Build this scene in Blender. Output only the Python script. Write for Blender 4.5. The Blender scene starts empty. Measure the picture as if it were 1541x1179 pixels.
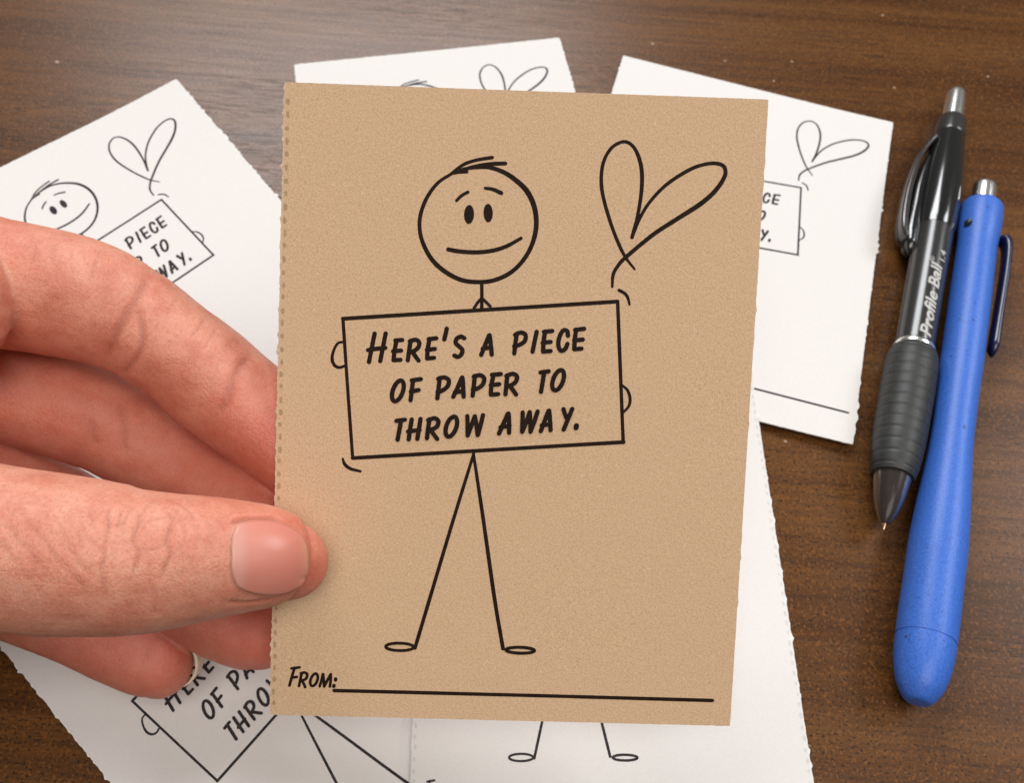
import bpy, math, random
import numpy as np
from mathutils import Matrix, Vector, noise
from mathutils.geometry import delaunay_2d_cdt
from mathutils.bvhtree import BVHTree

random.seed(7)
MM = 0.001
sc = bpy.context.scene
COL = sc.collection

# ------------------------------------------------------------------ camera
W, H = 1541.0, 1179.0
F = 1474.65
CAM = np.array([0.0, 0.0, 165.647])
PITCH, ROLL = 0.52201058, -0.079151698
cp, sp, cr, sr = math.cos(PITCH), math.sin(PITCH), math.cos(ROLL), math.sin(ROLL)
R = np.array([[cr, -sr, 0], [sr, cr, 0], [0, 0, 1]]) @ np.array([[1, 0, 0], [0, cp, sp], [0, -sp, cp]])
cam_data = bpy.data.cameras.new('camera')
cam = bpy.data.objects.new('camera', cam_data)
COL.objects.link(cam)
m = Matrix(R.T.tolist()).to_4x4()
m.translation = Vector((CAM * MM).tolist())
cam.matrix_world = m
cam_data.sensor_width = 36.0
cam_data.lens = F / W * 36.0
cam_data.clip_start = 0.005
cam_data.clip_end = 20.0
cam_data.dof.use_dof = True
cam_data.dof.focus_distance = 0.136
cam_data.dof.aperture_fstop = 42.0
sc.camera = cam

# ------------------------------------------------------------------ room light
world = bpy.data.worlds.new('World')
sc.world = world
world.use_nodes = True
bg = world.node_tree.nodes['Background']
bg.inputs['Color'].default_value = (1.0, 0.93, 0.86, 1)
bg.inputs['Strength'].default_value = 0.13


def area(name, loc, target, sx, sy, power, color):
    d = bpy.data.lights.new(name, 'AREA')
    d.shape = 'RECTANGLE'
    d.size, d.size_y = sx, sy
    d.energy = power
    d.color = color
    o = bpy.data.objects.new(name, d)
    COL.objects.link(o)
    o.location = loc
    o.rotation_euler = (Vector(target) - Vector(loc)).to_track_quat('-Z', 'Y').to_euler()
    return o


area('window_light', (-0.31, 1.28, 1.22), (0, 0.15, 0), 0.80, 0.54, 20.5, (0.96, 0.98, 1.0))
area('side_window_light', (1.05, 0.60, 1.05), (0, 0.1, 0), 0.5, 0.5, 10.0, (0.97, 0.98, 1.0))
area('room_fill_light', (0.10, -0.30, 1.30), (0, 0.06, 0), 1.1, 0.6, 11.2, (1.0, 0.96, 0.91))  # added overhead fill that lifts the kraft card and the lower cards

sc.view_settings.view_transform = 'Standard'
sc.view_settings.look = 'None'
sc.view_settings.exposure = 0.0
sc.view_settings.gamma = 1.0


# ------------------------------------------------------------------ helpers
def ray(px, py):
    return R.T @ np.array([(px - W / 2) / F, -(py - H / 2) / F, -1.0])


def at_depth(px, py, d):
    return CAM + ray(px, py) * d


def at_height(px, py, z):
    r = ray(px, py)
    return CAM + r * ((z - CAM[2]) / r[2])


def project(X):
    c = R @ (np.asarray(X) - CAM)
    return np.array([W / 2 + F * c[0] / -c[2], H / 2 - F * c[1] / -c[2], -c[2]])


def empty(name, loc=(0, 0, 0)):
    o = bpy.data.objects.new(name, None)
    o.empty_display_size = 0.01
    COL.objects.link(o)
    o.location = loc
    return o


def tag(o, label, cat, group=None):
    o['label'] = label
    o['category'] = cat
    if group:
        o['group'] = group
    return o


def mesh_obj(name, verts, faces, mats, parent=None, smooth=False, fmat=None):
    me = bpy.data.meshes.new(name)
    me.from_pydata([tuple(v) for v in verts], [], [tuple(f) for f in faces])
    for mt in (mats if isinstance(mats, (list, tuple)) else [mats]):
        me.materials.append(mt)
    if fmat is not None:
        me.polygons.foreach_set('material_index', fmat)
    if smooth:
        me.polygons.foreach_set('use_smooth', [True] * len(me.polygons))
    me.update()
    o = bpy.data.objects.new(name, me)
    COL.objects.link(o)
    if parent is not None:
        o.parent = parent
    return o


def catmull(pts, n=10, closed=False):
    P = np.asarray(pts, float)
    if len(P) == 2:
        t = np.linspace(0, 1, n + 1)[:, None]
        return P[0] * (1 - t) + P[1] * t
    out = []
    N = len(P)
    segs = N if closed else N - 1
    for i in range(segs):
        if closed:
            p0, p1, p2, p3 = P[(i - 1) % N], P[i], P[(i + 1) % N], P[(i + 2) % N]
        else:
            p1, p2 = P[i], P[i + 1]
            p0 = P[i - 1] if i > 0 else 2 * p1 - p2
            p3 = P[i + 2] if i + 2 < N else 2 * p2 - p1
        for k in range(n):
            t = k / n
            out.append(0.5 * ((2 * p1) + (-p0 + p2) * t + (2 * p0 - 5 * p1 + 4 * p2 - p3) * t * t
                              + (-p0 + 3 * p1 - 3 * p2 + p3) * t ** 3))
    out.append(P[0] if closed else P[-1])
    return np.array(out)


# ------------------------------------------------------------------ materials
def new_mat(name):
    mt = bpy.data.materials.new(name)
    mt.use_nodes = True
    nt = mt.node_tree
    b = nt.nodes['Principled BSDF']
    return mt, nt, b


def nd(nt, typ, **kw):
    n = nt.nodes.new(typ)
    for k, v in kw.items():
        if k in ('operation', 'blend_type', 'data_type', 'feature', 'noise_dimensions', 'attribute_name',
                 'wave_type', 'bands_direction', 'distance', 'interpolation_type'):
            setattr(n, k, v)
        else:
            n.inputs[k.replace('_', ' ')].default_value = v
    return n


def lk(nt, a, b):
    nt.links.new(a, b)


def ramp(nt, src, stops):
    r = nt.nodes.new('ShaderNodeValToRGB')
    el = r.color_ramp.elements
    while len(el) > 1:
        el.remove(el[-1])
    el[0].position, el[0].color = stops[0][0], (*stops[0][1], 1)
    for p, c in stops[1:]:
        e = el.new(p)
        e.color = (*c, 1)
    lk(nt, src, r.inputs['Fac'])
    return r.outputs['Color']


def coords(nt, scale=(1, 1, 1), rot=(0, 0, 0), kind='Object'):
    tc = nt.nodes.new('ShaderNodeTexCoord')
    mp = nt.nodes.new('ShaderNodeMapping')
    mp.inputs['Scale'].default_value = scale
    mp.inputs['Rotation'].default_value = rot
    lk(nt, tc.outputs[kind], mp.inputs['Vector'])
    return mp.outputs['Vector']


def noise_tex(nt, vec, scale, detail=4, rough=0.55, dist=0.0):
    n = nt.nodes.new('ShaderNodeTexNoise')
    n.inputs['Scale'].default_value = scale
    n.inputs['Detail'].default_value = detail
    n.inputs['Roughness'].default_value = rough
    n.inputs['Distortion'].default_value = dist
    lk(nt, vec, n.inputs['Vector'])
    return n.outputs['Fac']


def mix(nt, mode, fac, a, b):
    n = nt.nodes.new('ShaderNodeMix')
    n.data_type = 'RGBA'
    n.blend_type = mode
    if isinstance(fac, (int, float)):
        n.inputs[0].default_value = fac
    else:
        lk(nt, fac, n.inputs[0])
    for s, i in ((a, 6), (b, 7)):
        if isinstance(s, tuple):
            n.inputs[i].default_value = (*s, 1)
        else:
            lk(nt, s, n.inputs[i])
    return n.outputs[2]


def math_n(nt, op, a, b=None, clamp=False):
    n = nt.nodes.new('ShaderNodeMath')
    n.operation = op
    n.use_clamp = clamp
    for s, i in ((a, 0), (b, 1)):
        if s is None:
            continue
        if isinstance(s, (int, float)):
            n.inputs[i].default_value = s
        else:
            lk(nt, s, n.inputs[i])
    return n.outputs[0]


def bump(nt, b, height, strength, dist):
    n = nt.nodes.new('ShaderNodeBump')
    n.inputs['Strength'].default_value = strength
    n.inputs['Distance'].default_value = dist
    lk(nt, height, n.inputs['Height'])
    lk(nt, n.outputs['Normal'], b.inputs['Normal'])
    return n


def wood_mat():
    mt, nt, b = new_mat('dark_wood')
    rot = (0, 0, math.radians(-3))
    v = coords(nt, (1, 1, 1), rot)
    vg = coords(nt, (3.2, 60, 1), rot)
    vp = coords(nt, (150, 2400, 1), rot)
    broad = noise_tex(nt, vg, 1.3, 5, 0.6, 0.6)
    base = ramp(nt, broad, [(0.28, (0.044, 0.0155, 0.0042)), (0.45, (0.088, 0.034, 0.0090)),
                            (0.58, (0.122, 0.050, 0.0135)), (0.75, (0.066, 0.025, 0.0070))])
    fine = noise_tex(nt, coords(nt, (30, 800, 1), rot), 1.0, 6, 0.7, 0.3)
    fc = ramp(nt, fine, [(0.3, (0.50, 0.48, 0.46)), (0.5, (1, 1, 1)), (0.7, (1.35, 1.33, 1.28))])
    c = mix(nt, 'MULTIPLY', 0.85, base, fc)
    # short dark pores along the grain, in bands
    pore = noise_tex(nt, vp, 1.0, 3, 0.6, 0.0)
    band = noise_tex(nt, coords(nt, (9, 45, 1), rot), 1.0, 2, 0.5)
    pm = math_n(nt, 'MULTIPLY', ramp(nt, pore, [(0.54, (0, 0, 0)), (0.62, (1, 1, 1))]),
                ramp(nt, band, [(0.46, (0.12, 0.12, 0.12)), (0.62, (1, 1, 1))]))
    c = mix(nt, 'MIX', math_n(nt, 'MULTIPLY', pm, 0.8), c, (0.020, 0.009, 0.005))
    # specks
    s1 = noise_tex(nt, v, 2000, 1, 0.5)
    s2 = noise_tex(nt, coords(nt, (1, 1, 1), (0.3, 0.2, 1.1)), 1900, 1, 0.5)
    c = mix(nt, 'MIX', ramp(nt, s1, [(0.59, (0, 0, 0)), (0.65, (0.85, 0.85, 0.85))]), c, (0.018, 0.011, 0.008))
    c = mix(nt, 'MIX', ramp(nt, s2, [(0.58, (0, 0, 0)), (0.66, (0.6, 0.6, 0.6))]), c, (0.21, 0.080, 0.020))
    s3 = noise_tex(nt, coords(nt, (1, 1, 1), (0.1, 0.5, 0.4)), 420, 0, 0.5)
    c = mix(nt, 'MIX', ramp(nt, s3, [(0.86, (0, 0, 0)), (0.88, (0.6, 0.6, 0.6))]), c, (0.50, 0.40, 0.30))
    lk(nt, c, b.inputs['Base Color'])
    rg = ramp(nt, fine, [(0.3, (0.34, 0.34, 0.34)), (0.7, (0.26, 0.26, 0.26))])
    lk(nt, rg, b.inputs['Roughness'])
    b.inputs['Specular IOR Level'].default_value = 0.25
    hh = math_n(nt, 'SUBTRACT', fine, math_n(nt, 'MULTIPLY', pm, 0.8))
    hh = math_n(nt, 'ADD', hh, math_n(nt, 'MULTIPLY', s1, 0.25))
    bump(nt, b, hh, 0.16, 0.00015)
    return mt


def paper_mat(name, base, dark, light, fleck, strength, sheen=0.0):
    mt, nt, b = new_mat(name)
    v = coords(nt)
    n1 = noise_tex(nt, v, 2100, 4, 0.6)
    c = ramp(nt, n1, [(0.30, dark), (0.5, base), (0.70, light)])
    n2 = noise_tex(nt, coords(nt, (1, 1, 1), (0, 0, 0.7)), 4200, 3, 0.7)
    c = mix(nt, 'MULTIPLY', fleck, c, ramp(nt, n2, [(0.35, (0.78, 0.74, 0.68)), (0.5, (1, 1, 1)), (0.68, (1.14, 1.13, 1.10))]))
    n3 = noise_tex(nt, coords(nt, (1, 1, 1), (0, 0, 2.1)), 2300, 2, 0.5)
    c = mix(nt, 'MIX', ramp(nt, n3, [(0.66, (0, 0, 0)), (0.76, (fleck * .55,) * 3)]), c, tuple(x * 0.45 for x in dark))
    n4 = noise_tex(nt, coords(nt, (1, 1, 1), (0, 0, 1.3)), 2000, 2, 0.5)
    c = mix(nt, 'MIX', ramp(nt, n4, [(0.64, (0, 0, 0)), (0.76, (fleck * .7,) * 3)]), c, tuple(min(1, x * 1.25 + .02) for x in light))
    lk(nt, c, b.inputs['Base Color'])
    b.inputs['Roughness'].default_value = 0.85
    b.inputs['Specular IOR Level'].default_value = 0.25
    nb = noise_tex(nt, v, 90, 3, 0.6)
    bump(nt, b, math_n(nt, 'ADD', math_n(nt, 'ADD', n2, n1), math_n(nt, 'MULTIPLY', nb, 5.0)), strength, 0.00010)
    return mt


def plain(name, color, rough=0.5, metal=0.0, coat=0.0, spec=0.5, speck=0.0):
    mt, nt, b = new_mat(name)
    v = coords(nt)
    n = noise_tex(nt, v, 900, 3, 0.6)
    k = speck if speck else 0.06
    c = ramp(nt, n, [(0.3, tuple(x * (1 - k) for x in color)), (0.7, tuple(min(1, x * (1 + k)) for x in color))])
    lk(nt, c, b.inputs['Base Color'])
    b.inputs['Roughness'].default_value = rough
    b.inputs['Metallic'].default_value = metal
    b.inputs['Coat Weight'].default_value = coat
    b.inputs['Coat Roughness'].default_value = 0.08
    b.inputs['Specular IOR Level'].default_value = spec
    return mt


def blue_mat():
    mt, nt, b = new_mat('blue_soft_touch_plastic')
    v = coords(nt)
    n = noise_tex(nt, v, 2600, 3, 0.7)
    c = ramp(nt, n, [(0.3, (0.026, 0.100, 0.43)), (0.5, (0.040, 0.140, 0.55)), (0.72, (0.058, 0.178, 0.64))])
    n2 = noise_tex(nt, coords(nt, (1, 1, 1), (0, 0, 1)), 2400, 1, 0.5)
    c = mix(nt, 'MIX', ramp(nt, n2, [(0.67, (0, 0, 0)), (0.73, (0.65, 0.65, 0.65))]), c, (0.02, 0.05, 0.14))
    n3 = noise_tex(nt, coords(nt, (1, 1, 1), (0, 0.6, 1)), 700, 1, 0.5)
    pit = ramp(nt, n3, [(0.76, (0, 0, 0)), (0.79, (1, 1, 1))])
    c = mix(nt, 'MIX', math_n(nt, 'MULTIPLY', pit, 0.75), c, (0.015, 0.03, 0.08))
    lk(nt, c, b.inputs['Base Color'])
    b.inputs['Roughness'].default_value = 0.42
    b.inputs['Specular IOR Level'].default_value = 0.42
    bump(nt, b, math_n(nt, 'SUBTRACT', n, pit), 0.25, 0.0001)
    return mt


def skin_mat():
    mt, nt, b = new_mat('skin')
    v = coords(nt)
    at = nt.nodes.new('ShaderNodeAttribute')
    at.attribute_name = 'flush_shade'
    ac = nt.nodes.new('ShaderNodeAttribute')
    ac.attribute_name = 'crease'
    n1 = noise_tex(nt, v, 210, 5, 0.65)
    c = ramp(nt, n1, [(0.30, (0.57, 0.195, 0.125)), (0.5, (0.66, 0.275, 0.185)), (0.70, (0.72, 0.345, 0.24))])
    n2 = noise_tex(nt, v, 2600, 3, 0.7)
    c = mix(nt, 'MULTIPLY', 0.8, c, ramp(nt, n2, [(0.3, (0.80, 0.72, 0.68)), (0.5, (1, 1, 1)), (0.7, (1.08, 1.10, 1.09))]))
    c = mix(nt, 'MIX', math_n(nt, 'MULTIPLY', at.outputs['Fac'], 0.80), c, (0.55, 0.115, 0.075))  # fingertip redness, plus painted shade on the fingers' lower sides
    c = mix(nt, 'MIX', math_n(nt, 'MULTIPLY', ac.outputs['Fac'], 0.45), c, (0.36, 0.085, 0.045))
    lk(nt, c, b.inputs['Base Color'])
    b.inputs['Subsurface Weight'].default_value = 0.55
    b.inputs['Subsurface Radius'].default_value = (1.0, 0.30, 0.16)
    b.inputs['Subsurface Scale'].default_value = 0.0024
    b.inputs['Roughness'].default_value = 0.50
    b.inputs['Specular IOR Level'].default_value = 0.42
    # skin relief: fine polygonal lines and pores
    vo = nt.nodes.new('ShaderNodeTexVoronoi')
    vo.feature = 'DISTANCE_TO_EDGE'
    vo.inputs['Scale'].default_value = 1500
    dn = nt.nodes.new('ShaderNodeTexNoise')
    dn.inputs['Scale'].default_value = 500
    lk(nt, v, dn.inputs['Vector'])
    wv = mix(nt, 'LINEAR_LIGHT', 0.0009, v, dn.outputs['Color'])
    lk(nt, wv, vo.inputs['Vector'])
    cell = ramp(nt, vo.outputs['Distance'], [(0.0, (0, 0, 0)), (0.14, (1, 1, 1))])
    vs = nt.nodes.new('ShaderNodeTexVoronoi')
    vs.feature = 'DISTANCE_TO_EDGE'
    vs.inputs['Scale'].default_value = 760
    lk(nt, coords(nt, (1.6, 0.8, 1.0), (0, 0, 0.3)), vs.inputs['Vector'])
    cell2 = ramp(nt, vs.outputs['Distance'], [(0.0, (0, 0, 0)), (0.08, (1, 1, 1))])
    h = math_n(nt, 'ADD', math_n(nt, 'MULTIPLY', cell, 0.40), math_n(nt, 'MULTIPLY', cell2, 0.40))
    h = math_n(nt, 'ADD', h, math_n(nt, 'MULTIPLY', n2, 0.8))
    bump(nt, b, h, 0.33, 0.00020)
    return mt


def nail_mat():
    mt, nt, b = new_mat('fingernail')
    ac = nt.nodes.new('ShaderNodeAttribute')
    ac.attribute_name = 'along'
    c = ramp(nt, ac.outputs['Fac'], [(0.0, (0.67, 0.32, 0.25)), (0.12, (0.66, 0.30, 0.235)), (0.24, (0.64, 0.24, 0.18)),
                                     (0.85, (0.62, 0.215, 0.16)), (1.0, (0.66, 0.28, 0.19))])
    lk(nt, c, b.inputs['Base Color'])
    b.inputs['Roughness'].default_value = 0.38
    b.inputs['Subsurface Weight'].default_value = 0.4
    b.inputs['Subsurface Radius'].default_value = (1.0, 0.35, 0.2)
    b.inputs['Subsurface Scale'].default_value = 0.001
    n = noise_tex(nt, coords(nt, (60, 900, 900)), 1.0, 3, 0.5)
    bump(nt, b, n, 0.12, 0.0001)
    return mt


M_WOOD = wood_mat()
M_KRAFT = paper_mat('kraft_paper', (0.650, 0.440, 0.272), (0.625, 0.418, 0.253), (0.675, 0.464, 0.297), 0.85, 0.18)
M_KRAFT_EDGE = paper_mat('kraft_torn_core', (0.66, 0.47, 0.33), (0.56, 0.38, 0.25), (0.75, 0.58, 0.44), 0.6, 0.3)
M_KRAFT_DENT_SHADE = paper_mat('kraft_dent_shade', (0.43, 0.29, 0.175), (0.37, 0.25, 0.15), (0.48, 0.33, 0.20), 0.6, 0.3)  # darker tan painting the shade of the perforation dents
M_WHITE = paper_mat('white_card_stock', (0.70, 0.675, 0.655), (0.685, 0.66, 0.64), (0.715, 0.69, 0.67), 0.12, 0.12)
M_WHITE_EDGE = paper_mat('white_torn_core', (0.74, 0.72, 0.69), (0.67, 0.64, 0.61), (0.78, 0.76, 0.74), 0.3, 0.3)
M_WHITE_DENT_SHADE = paper_mat('white_dent_shade', (0.60, 0.58, 0.56), (0.55, 0.53, 0.51), (0.64, 0.62, 0.60), 0.3, 0.3)  # duller white that paints dent shade along the perforation
M_INK_BROWN = plain('ink_on_kraft', (0.018, 0.0085, 0.0055), 0.7, spec=0.12, speck=0.35)
M_INK_BLACK = plain('ink_on_white', (0.036, 0.029, 0.032), 0.7, spec=0.12, speck=0.3)
M_SKIN = skin_mat()
M_NAIL = nail_mat()
M_NAIL_TIP = plain('nail_free_edge', (0.78, 0.62, 0.46), 0.4)
M_BLUE = blue_mat()
M_CHROME = plain('polished_metal', (0.92, 0.91, 0.88), 0.24, metal=1.0)
M_GOLD = plain('brass_refill', (0.75, 0.50, 0.30), 0.25, metal=1.0)
M_BLACK = plain('glossy_black_plastic', (0.010, 0.011, 0.011), 0.16, coat=0.5)
M_SMOKE = plain('smoke_grey_plastic', (0.030, 0.029, 0.028), 0.24, coat=0.25)
M_CLIP = plain('translucent_grey_clip', (0.034, 0.029, 0.028), 0.2, coat=0.4)
M_RUBBER = plain('dark_rubber', (0.022, 0.023, 0.021), 0.5, speck=0.3)
M_NAVY = plain('navy_clip_plastic', (0.005, 0.006, 0.035), 0.3, coat=0.3)
M_PRINT = plain('white_pad_print', (0.48, 0.47, 0.45), 0.5)
M_CLEAR, _nt, _b = new_mat('clear_smoked_cone')
_b.inputs['Base Color'].default_value = (0.06, 0.048, 0.042, 1)
_b.inputs['Transmission Weight'].default_value = 0.45
_b.inputs['Roughness'].default_value = 0.22
_b.inputs['IOR'].default_value = 1.3

# ------------------------------------------------------------------ tabletop
nx, ny = 2, 2
tt = mesh_obj('tabletop', [(x * MM, y * MM, z * MM) for z in (-25, 0) for y in (-420, 900) for x in (-800, 800)],
              [(4, 5, 7, 6), (0, 2, 3, 1), (0, 1, 5, 4), (2, 6, 7, 3), (0, 4, 6, 2), (1, 3, 7, 5)], M_WOOD)
tt['kind'] = 'structure'


# ------------------------------------------------------------------ cards: the printed design, traced on the front card
def homog(src, dst):
    A = []
    for (x, y), (u, v) in zip(src, dst):
        A.append([x, y, 1, 0, 0, 0, -u * x, -u * y, -u])
        A.append([0, 0, 0, x, y, 1, -v * x, -v * y, -v])
    return np.linalg.svd(np.array(A))[2][-1].reshape(3, 3)


def hap(Hm, P):
    P = np.atleast_2d(np.asarray(P, float))
    q = np.c_[P[:, :2], np.ones(len(P))] @ Hm.T
    return q[:, :2] / q[:, 2:3]


CARD_PX = [(429, 124), (1156, 150), (1098, 1093), (407, 1076)]
KRAFT_CORNERS = [(-31.86, 43.13), (32.13, 43.57), (32.22, -43.1), (-32.53, -43.47)]
RECT_CORNERS = [(-31.75, 44.45), (31.75, 44.45), (31.75, -44.45), (-31.75, -44.45)]
H_KRAFT = homog(CARD_PX, KRAFT_CORNERS)
H_RECT = homog(CARD_PX, RECT_CORNERS)


def Q(ox, oy, s, pts):
    return [(ox + p[0] / s, oy + p[1] / s) + tuple(p[2:]) for p in pts]


# a stroke: (list of (x, y) , width or list of widths, closed?)
FIG, HEART, SIGN, MSG, FROM, LINE = [], [], [], [], [], []


def face(p):
    return Q(480, 180, 3.683, p)


FIG.append((face([(735, 300), (660, 350), (600, 430), (565, 520), (558, 600), (575, 680), (622, 770), (692, 838), (785, 888),
                  (880, 901), (970, 891), (1060, 850), (1132, 780), (1182, 690), (1204, 590), (1195, 490), (1155, 400),
                  (1090, 335), (1020, 290), (940, 264), (860, 265), (800, 275)]),
            [4.2, 4.6, 5.2, 5.4, 5.4, 5.8, 6.4, 6.6, 6.4, 6.2, 6.2, 6.0, 6.0, 6.4, 6.8, 7.4, 7.6, 7.0, 6.2, 6.0, 5.6, 4.6]))
FIG.append((face([(735, 298), (800, 250), (870, 225), (960, 210)]), [4.0, 4.6, 4.6, 5.0]))
FIG.append((face([(780, 280), (870, 258), (950, 246), (1033, 243)]), [3.5, 5.0, 5.4, 5.6]))
FIG.append((face([(735, 300), (780, 291), (820, 289)]), [3.5, 4.6, 4.6]))
FIG.append((face([(763, 449), (790, 422), (825, 402)]), [4.2, 4.4, 4.6]))
FIG.append((face([(922, 380), (965, 387), (1010, 407)]), [4.2, 5.0, 5.8]))
FIG.append((face([(717, 720), (780, 731), (870, 736), (960, 727), (1040, 702), (1120, 658)]), [6.0, 6.0, 6.0, 6.0, 5.4, 4.6]))
FIG.append((face([(902, 903), (903, 975), (902, 1050)]), 4.8))
FIG.append((face([(902, 990), (880, 1015), (860, 1045)]), 4.2))
FIG.append((face([(902, 990), (926, 1012), (950, 1036)]), 4.2))
FIG.append(([(713, 683), (680, 790), (647.2, 900), (624.5, 976)], [4.2, 5.0, 5.2, 5.4]))
FIG.append(([(712.5, 683), (727, 780), (744, 900), (757, 977)], [4.2, 5.4, 5.6, 5.6]))


def ellipse(cx, cy, rx, ry, rot=0.0, n=14):
    o = []
    for k in range(n):
        a = 2 * math.pi * k / n
        x, y = rx * math.cos(a), ry * math.sin(a)
        o.append((cx + x * math.cos(rot) - y * math.sin(rot), cy + x * math.sin(rot) + y * math.cos(rot)))
    return o


FIG.append((ellipse(601.5, 974.2, 21.0, 5.6, 0.02), 4.4, True))
FIG.append((ellipse(782.9, 979.4, 21.5, 4.4, 0.03), 4.8, True))
# eyes: filled
EYES = [ellipse(480 + 832 / 3.683, 180 + 526 / 3.683, 7.6, 14.4, 0.04, 24),
        ellipse(480 + 938 / 3.683, 180 + 518 / 3.683, 7.0, 14.0, -0.02, 24)]


def hp(p):
    return Q(840, 180, 3.931, p)


HEART.append((hp([(452, 885), (400, 817), (360, 740), (310, 610), (265, 450), (255, 340), (272, 240), (320, 163), (388, 130),
                  (440, 155), (476, 220), (495, 310), (492, 430), (470, 570), (437, 697)]),
              [3.0, 4.2, 4.8, 5.0, 5.2, 5.0, 4.8, 4.6, 4.6, 4.8, 5.4, 5.8, 5.4, 5.0, 5.4]))
HEART.append((hp([(437, 697), (480, 590), (540, 490), (640, 385), (770, 300), (860, 266), (935, 259), (982, 280), (985, 335),
                  (930, 420), (840, 500), (700, 590), (560, 682), (400, 815), (352, 868), (325, 920), (320, 990)]),
              [4.4, 4.6, 4.6, 5.0, 5.2, 5.0, 5.2, 5.6, 6.0, 6.4, 6.8, 6.4, 6.0, 5.6, 5.0, 4.8, 3.4]))
HEART.append((hp([(360, 1010), (395, 1030), (412, 1055), (422, 1095)]), [4.4, 4.6, 4.4, 3.0]))


def sg(p):
    return Q(480, 440, 3.2104, p)


SIGN.append((sg([(116, 128), (1443, 45)]), 5.6))
SIGN.append((sg([(1443, 45), (1470, 727)]), 5.0))
SIGN.append((sg([(1472, 725), (163, 802)]), 5.6))
SIGN.append((sg([(163, 800), (137, 440), (116, 128)]), 4.6))
SIGN.append((sg([(118, 240), (90, 248), (69, 288), (64, 325), (75, 352), (98, 364), (128, 355)]), [3.2, 3.6, 3.8, 4.6, 4.6, 4.2, 3.6]))
SIGN.append((sg([(1465, 450), (1490, 473), (1503, 512), (1497, 550), (1472, 580)]), [3.2, 4.0, 4.4, 4.0, 3.2]))
SIGN.append((sg([(115, 805), (125, 832), (152, 853), (200, 866)]), [2.8, 4.6, 4.6, 3.6]))

LW = 6.3


def TA(*ss):
    for s in ss:
        MSG.append((Q(540, 480, 5.895, s), LW))


def TB(*ss):
    for s in ss:
        MSG.append((Q(720, 480, 5.895, s), LW))


def slO(top, bot, rx):
    """a slanted letter O through its top and bottom points"""
    cx, cy = (top[0] + bot[0]) / 2, (top[1] + bot[1]) / 2
    vx, vy = (top[0] - bot[0]) / 2, (top[1] - bot[1]) / 2
    return [(cx + rx * math.cos(a) + vx * math.sin(a), cy + vy * math.sin(a)) for a in
            [2 * math.pi * k / 14 for k in range(14)]]


TA([(140, 132), (115, 258), (90, 385)], [(238, 130), (214, 254), (190, 376)], [(82, 278), (160, 266), (235, 258)])
TA([(325, 192), (385, 188)], [(335, 192), (318, 280), (308, 365)], [(305, 288), (375, 282)], [(308, 368), (370, 364)])
TA([(460, 195), (447, 280), (435, 368)], [(452, 200), (505, 186), (536, 212), (526, 255), (490, 285), (450, 300)],
   [(478, 295), (504, 335), (530, 370)])
TA([(620, 180), (688, 172)], [(628, 180), (612, 265), (606, 348)], [(604, 276), (675, 267)], [(606, 352), (668, 346)])
TA([(780, 88), (770, 135), (758, 183)])
TA([(936, 172), (905, 158), (868, 178), (860, 215), (888, 243), (918, 275), (910, 315), (880, 338), (848, 326)])
TB([(95, 145), (60, 232), (25, 320)], [(100, 145), (110, 232), (118, 318)], [(38, 264), (112, 254)])
TB([(340, 132), (328, 220), (318, 308)], [(325, 142), (375, 122), (417, 142), (412, 195), (370, 228), (318, 244)])
TB([(517, 115), (498, 205), (480, 293)])
TB([(582, 115), (655, 108)], [(590, 115), (578, 205), (574, 288)], [(570, 212), (640, 205)], [(574, 291), (640, 286)])
TB([(795, 150), (786, 108), (750, 105), (718, 165), (709, 235), (730, 282), (768, 270), (790, 222)])
TB([(858, 98), (938, 88)], [(868, 95), (855, 180), (850, 265)], [(850, 192), (925, 184)], [(850, 270), (915, 265)])
MSG.append((Q(540, 480, 5.895, slO((372, 548), (322, 732), 46)), LW, True))
TA([(470, 546), (550, 535)], [(482, 545), (470, 640), (460, 722)], [(462, 646), (530, 632)])
TA([(718, 525), (708, 615), (697, 705)], [(705, 532), (758, 520), (798, 545), (788, 598), (742, 636), (700, 650)])
TA([(915, 520), (878, 608), (838, 692)], [(920, 520), (926, 605), (930, 690)], [(852, 652), (926, 642)])
TA([(1030, 505), (1020, 595), (1010, 683)], [(1020, 512), (1075, 500), (1112, 528), (1098, 585), (1052, 618), (1012, 628)])
TB([(120, 497), (198, 490)], [(135, 497), (116, 585), (110, 668)], [(110, 588), (185, 580)], [(112, 673), (175, 668)])
TB([(257, 500), (248, 585), (240, 670)], [(248, 506), (305, 488), (342, 512), (330, 560), (290, 588), (248, 602)],
   [(283, 600), (310, 636), (335, 672)])
TB([(550, 476), (622, 466)], [(585, 470), (570, 560), (555, 648)])
MSG.append((Q(720, 480, 5.895, slO((732, 455), (682, 635), 46)), LW, True))
TA([(335, 905), (410, 895)], [(376, 900), (360, 990), (345, 1073)])
TA([(470, 893), (456, 980), (443, 1070)], [(548, 888), (534, 980), (520, 1066)], [(437, 1000), (540, 987)])
TA([(628, 890), (615, 975), (605, 1060)], [(615, 898), (672, 882), (706, 908), (694, 955), (655, 978), (612, 990)],
   [(640, 988), (668, 1028), (696, 1066)])
MSG.append((Q(540, 480, 5.895, slO((845, 868), (798, 1045), 46)), LW, True))
TA([(963, 862), (965, 950), (966, 1036)], [(966, 1036), (1000, 945), (1030, 865)], [(1030, 865), (1045, 950), (1055, 1032)],
   [(1055, 1032), (1080, 945), (1102, 855)])
TB([(262, 840), (222, 930), (183, 1018)], [(268, 840), (272, 928), (272, 1012)], [(195, 962), (275, 950)])
TB([(393, 830), (391, 915), (388, 1003)], [(388, 1003), (425, 915), (455, 828)], [(455, 828), (460, 915), (462, 1003)],
   [(462, 1003), (495, 915), (525, 822)])
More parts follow.
